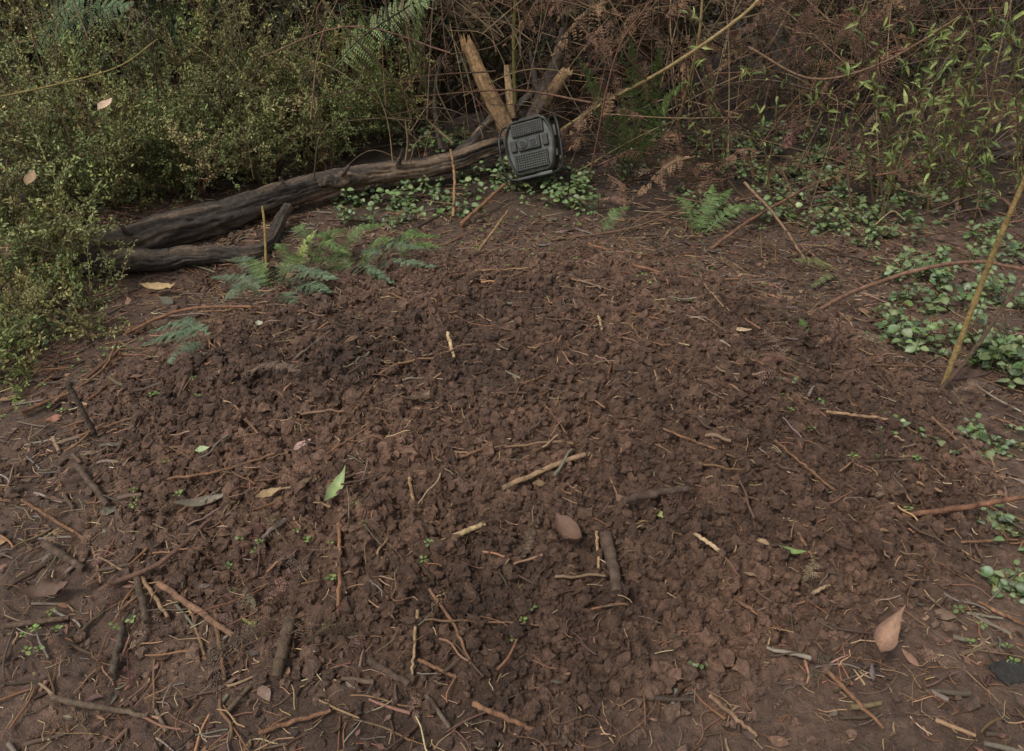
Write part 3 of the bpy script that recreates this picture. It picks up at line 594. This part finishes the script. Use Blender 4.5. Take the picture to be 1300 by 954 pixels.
def cyl(name,c,r,d,mat,seg=32):
    bm=bmesh.new();bmesh.ops.create_cone(bm,cap_ends=True,segments=seg,radius1=r,radius2=r,depth=d);bmesh.ops.rotate(bm,verts=bm.verts,cent=(0,0,0),matrix=Matrix.Rotation(math.pi/2,3,'X'))
    bmesh.ops.bevel(bm,geom=[e for e in bm.edges if len(e.link_faces)==2 and e.calc_face_angle()>1],offset=min(r,d)*.2,segments=2,affect='EDGES')
    return meshob(name,bm,mat,c)
def outline(s=1.,n=8,cr=.028):
    C=[(-.082,.122),(.082,.122),(.112,.05),(.108,-.04),(.082,-.122),(-.082,-.122),(-.108,-.04),(-.112,.05)];out=[]
    for i in range(8):
        p=np.array(C[i]);a=np.array(C[i-1]);b=np.array(C[(i+1)%8]);da=nrm(a-p);db=nrm(b-p)
        r=min(cr,.4*np.linalg.norm(a-p),.4*np.linalg.norm(b-p))
        for t in np.linspace(0,1,n): out.append(((1-t)**2*(p+da*r)+2*t*(1-t)*p+t*t*(p+db*r))*s)
    return np.array(out)
def loft(name,levels,mat):
    n=None;vs=[]
    for s,y in levels:
        o=outline(s);n=len(o);vs.append(np.column_stack([o[:,0],np.full(n,y),o[:,1]]))
    V=np.concatenate(vs);k=len(levels);i=np.arange(k-1)[:,None]*n;j=np.arange(n)[None];j2=(j+1)%n
    f=np.stack([i+j,i+n+j,i+n+j2,i+j2],-1).reshape(-1,4);bm=bmesh.new();bv=[bm.verts.new(v) for v in V]
    for q in f: bm.faces.new([bv[x] for x in q])
    bm.faces.new(bv[:n]);bm.faces.new(bv[-n:][::-1]);bmesh.ops.recalc_face_normals(bm,faces=bm.faces);return meshob(name,bm,mat)
loft('body',[(.80,.075),(.88,.07),(.93,.05),(.97,0),(.97,-.02)],PB)
loft('seam_gasket',[(.93,-.015),(.93,-.026)],PM)
loft('front_housing',[(.96,-.023),(1.,-.028),(1.,-.045),(.97,-.055),(.93,-.058),(.90,-.05),(.88,-.044)],PG)
box('led_panel',(0,-.05,.078),(.142,.012,.058),PB,.004,2)
bm=bmesh.new()
for i in range(13):
    for j in range(5): bmesh.ops.create_uvsphere(bm,u_segments=8,v_segments=5,radius=.0036,matrix=Matrix.Translation((-.06+i*.01,-.057,.058+j*.0098)))
meshob('leds',bm,PG)
box('sensor_plate',(0,-.05,.012),(.1,.016,.058),PB,.006,2);box('sensor_window',(.02,-.059,.012),(.036,.006,.034),PG,.003,2);box('sensor_glass',(.02,-.063,.012),(.026,.003,.024),PL,.001,1)
cyl('lens_ring',(-.026,-.06,.013),.019,.014,PG);cyl('lens',(-.026,-.068,.013),.013,.005,PL)
box('side_block',(-.07,-.05,.012),(.026,.012,.05),PB,.004,2);box('side_block_2',(.072,-.05,.012),(.024,.012,.05),PB,.004,2)
box('lower_panel',(0,-.048,-.065),(.15,.01,.078),PB,.004,2)
for i in range(7): box('louvre_%d'%i,(0,-.0545,-.034-i*.0105),(.14,.006,.0035),PG,.001,1)
for i in range(13): box('rib_%d'%i,(-.066+i*.011,-.0555,-.065),(.0025,.006,.070),PG,.0006,1)
for sx in(-1,1):
    s='l' if sx<0 else 'r'
    box('latch_'+s,(sx*.112,-.015,.045),(.014,.04,.05),PM,.004,2);box('hinge_'+s,(sx*.106,-.015,-.05),(.014,.035,.03),PM,.004,2)
    mb=MB();tube(mb,curve([(sx*.09,.01,.12),(sx*.12,-.02,.108),(sx*.134,-.045,.05),(sx*.134,-.045,-.05),(sx*.12,-.03,-.115),(sx*.07,-.02,-.135)],40),.005,10,[.03,.03,.03])
    mb.build('bracket_arm_'+s,M_gloss,True,root)
box('foot',(.0,-.02,-.134),(.15,.06,.012),PM,.003,2);box('foot_plate',(.05,-.05,-.136),(.07,.03,.014),PG,.003,2)
mb=MB();tube(mb,curve([(-.06,.01,.12),(-.04,.01,.138),(.04,.01,.138),(.06,.01,.12)],30),.006,10,[.03,.03,.03]);mb.build('carry_handle',M_gloss,True,root)
root.location=W(677,188,3.56);root.scale=(1.03,1.03,.98)
root.rotation_euler=(math.radians(-24),math.radians(-17),math.radians(-14))
# ---------------------------------------------------------------- world, sun, camera
wd=bpy.data.worlds.new("World");scene.world=wd;wd.use_nodes=True;nt=wd.node_tree
bg=nt.nodes['Background'];sk=nt.nodes.new('ShaderNodeTexSky');sk.sky_type='NISHITA';sk.sun_disc=False
EL,AZ=math.radians(54),math.radians(225)
sk.sun_elevation=EL;sk.sun_rotation=AZ;sk.dust_density=3
hs=nt.nodes.new('ShaderNodeHueSaturation');hs.inputs['Saturation'].default_value=.15
nt.links.new(sk.outputs[0],hs.inputs['Color']);nt.links.new(hs.outputs[0],bg.inputs['Color']);bg.inputs['Strength'].default_value=.13
sl=bpy.data.lights.new('sun','SUN');sl.energy=1.5;sl.angle=math.radians(10);sl.color=(1,.94,.84)
so=bpy.data.objects.new('sun',sl);scene.collection.objects.link(so)
dv=Vector((math.sin(AZ)*math.cos(EL),math.cos(AZ)*math.cos(EL),math.sin(EL)))
so.rotation_euler=dv.to_track_quat('Z','Y').to_euler()
cam=bpy.data.cameras.new('camera');cam.lens=28;cam.sensor_width=36;cam.clip_start=.02;cam.clip_end=500
co=bpy.data.objects.new('camera',cam);scene.collection.objects.link(co);co.location=(0,0,CAMH);co.rotation_euler=(math.pi/2-PITCH,0,0);scene.camera=co
scene.view_settings.view_transform='Standard';scene.view_settings.look='None';scene.view_settings.exposure=0
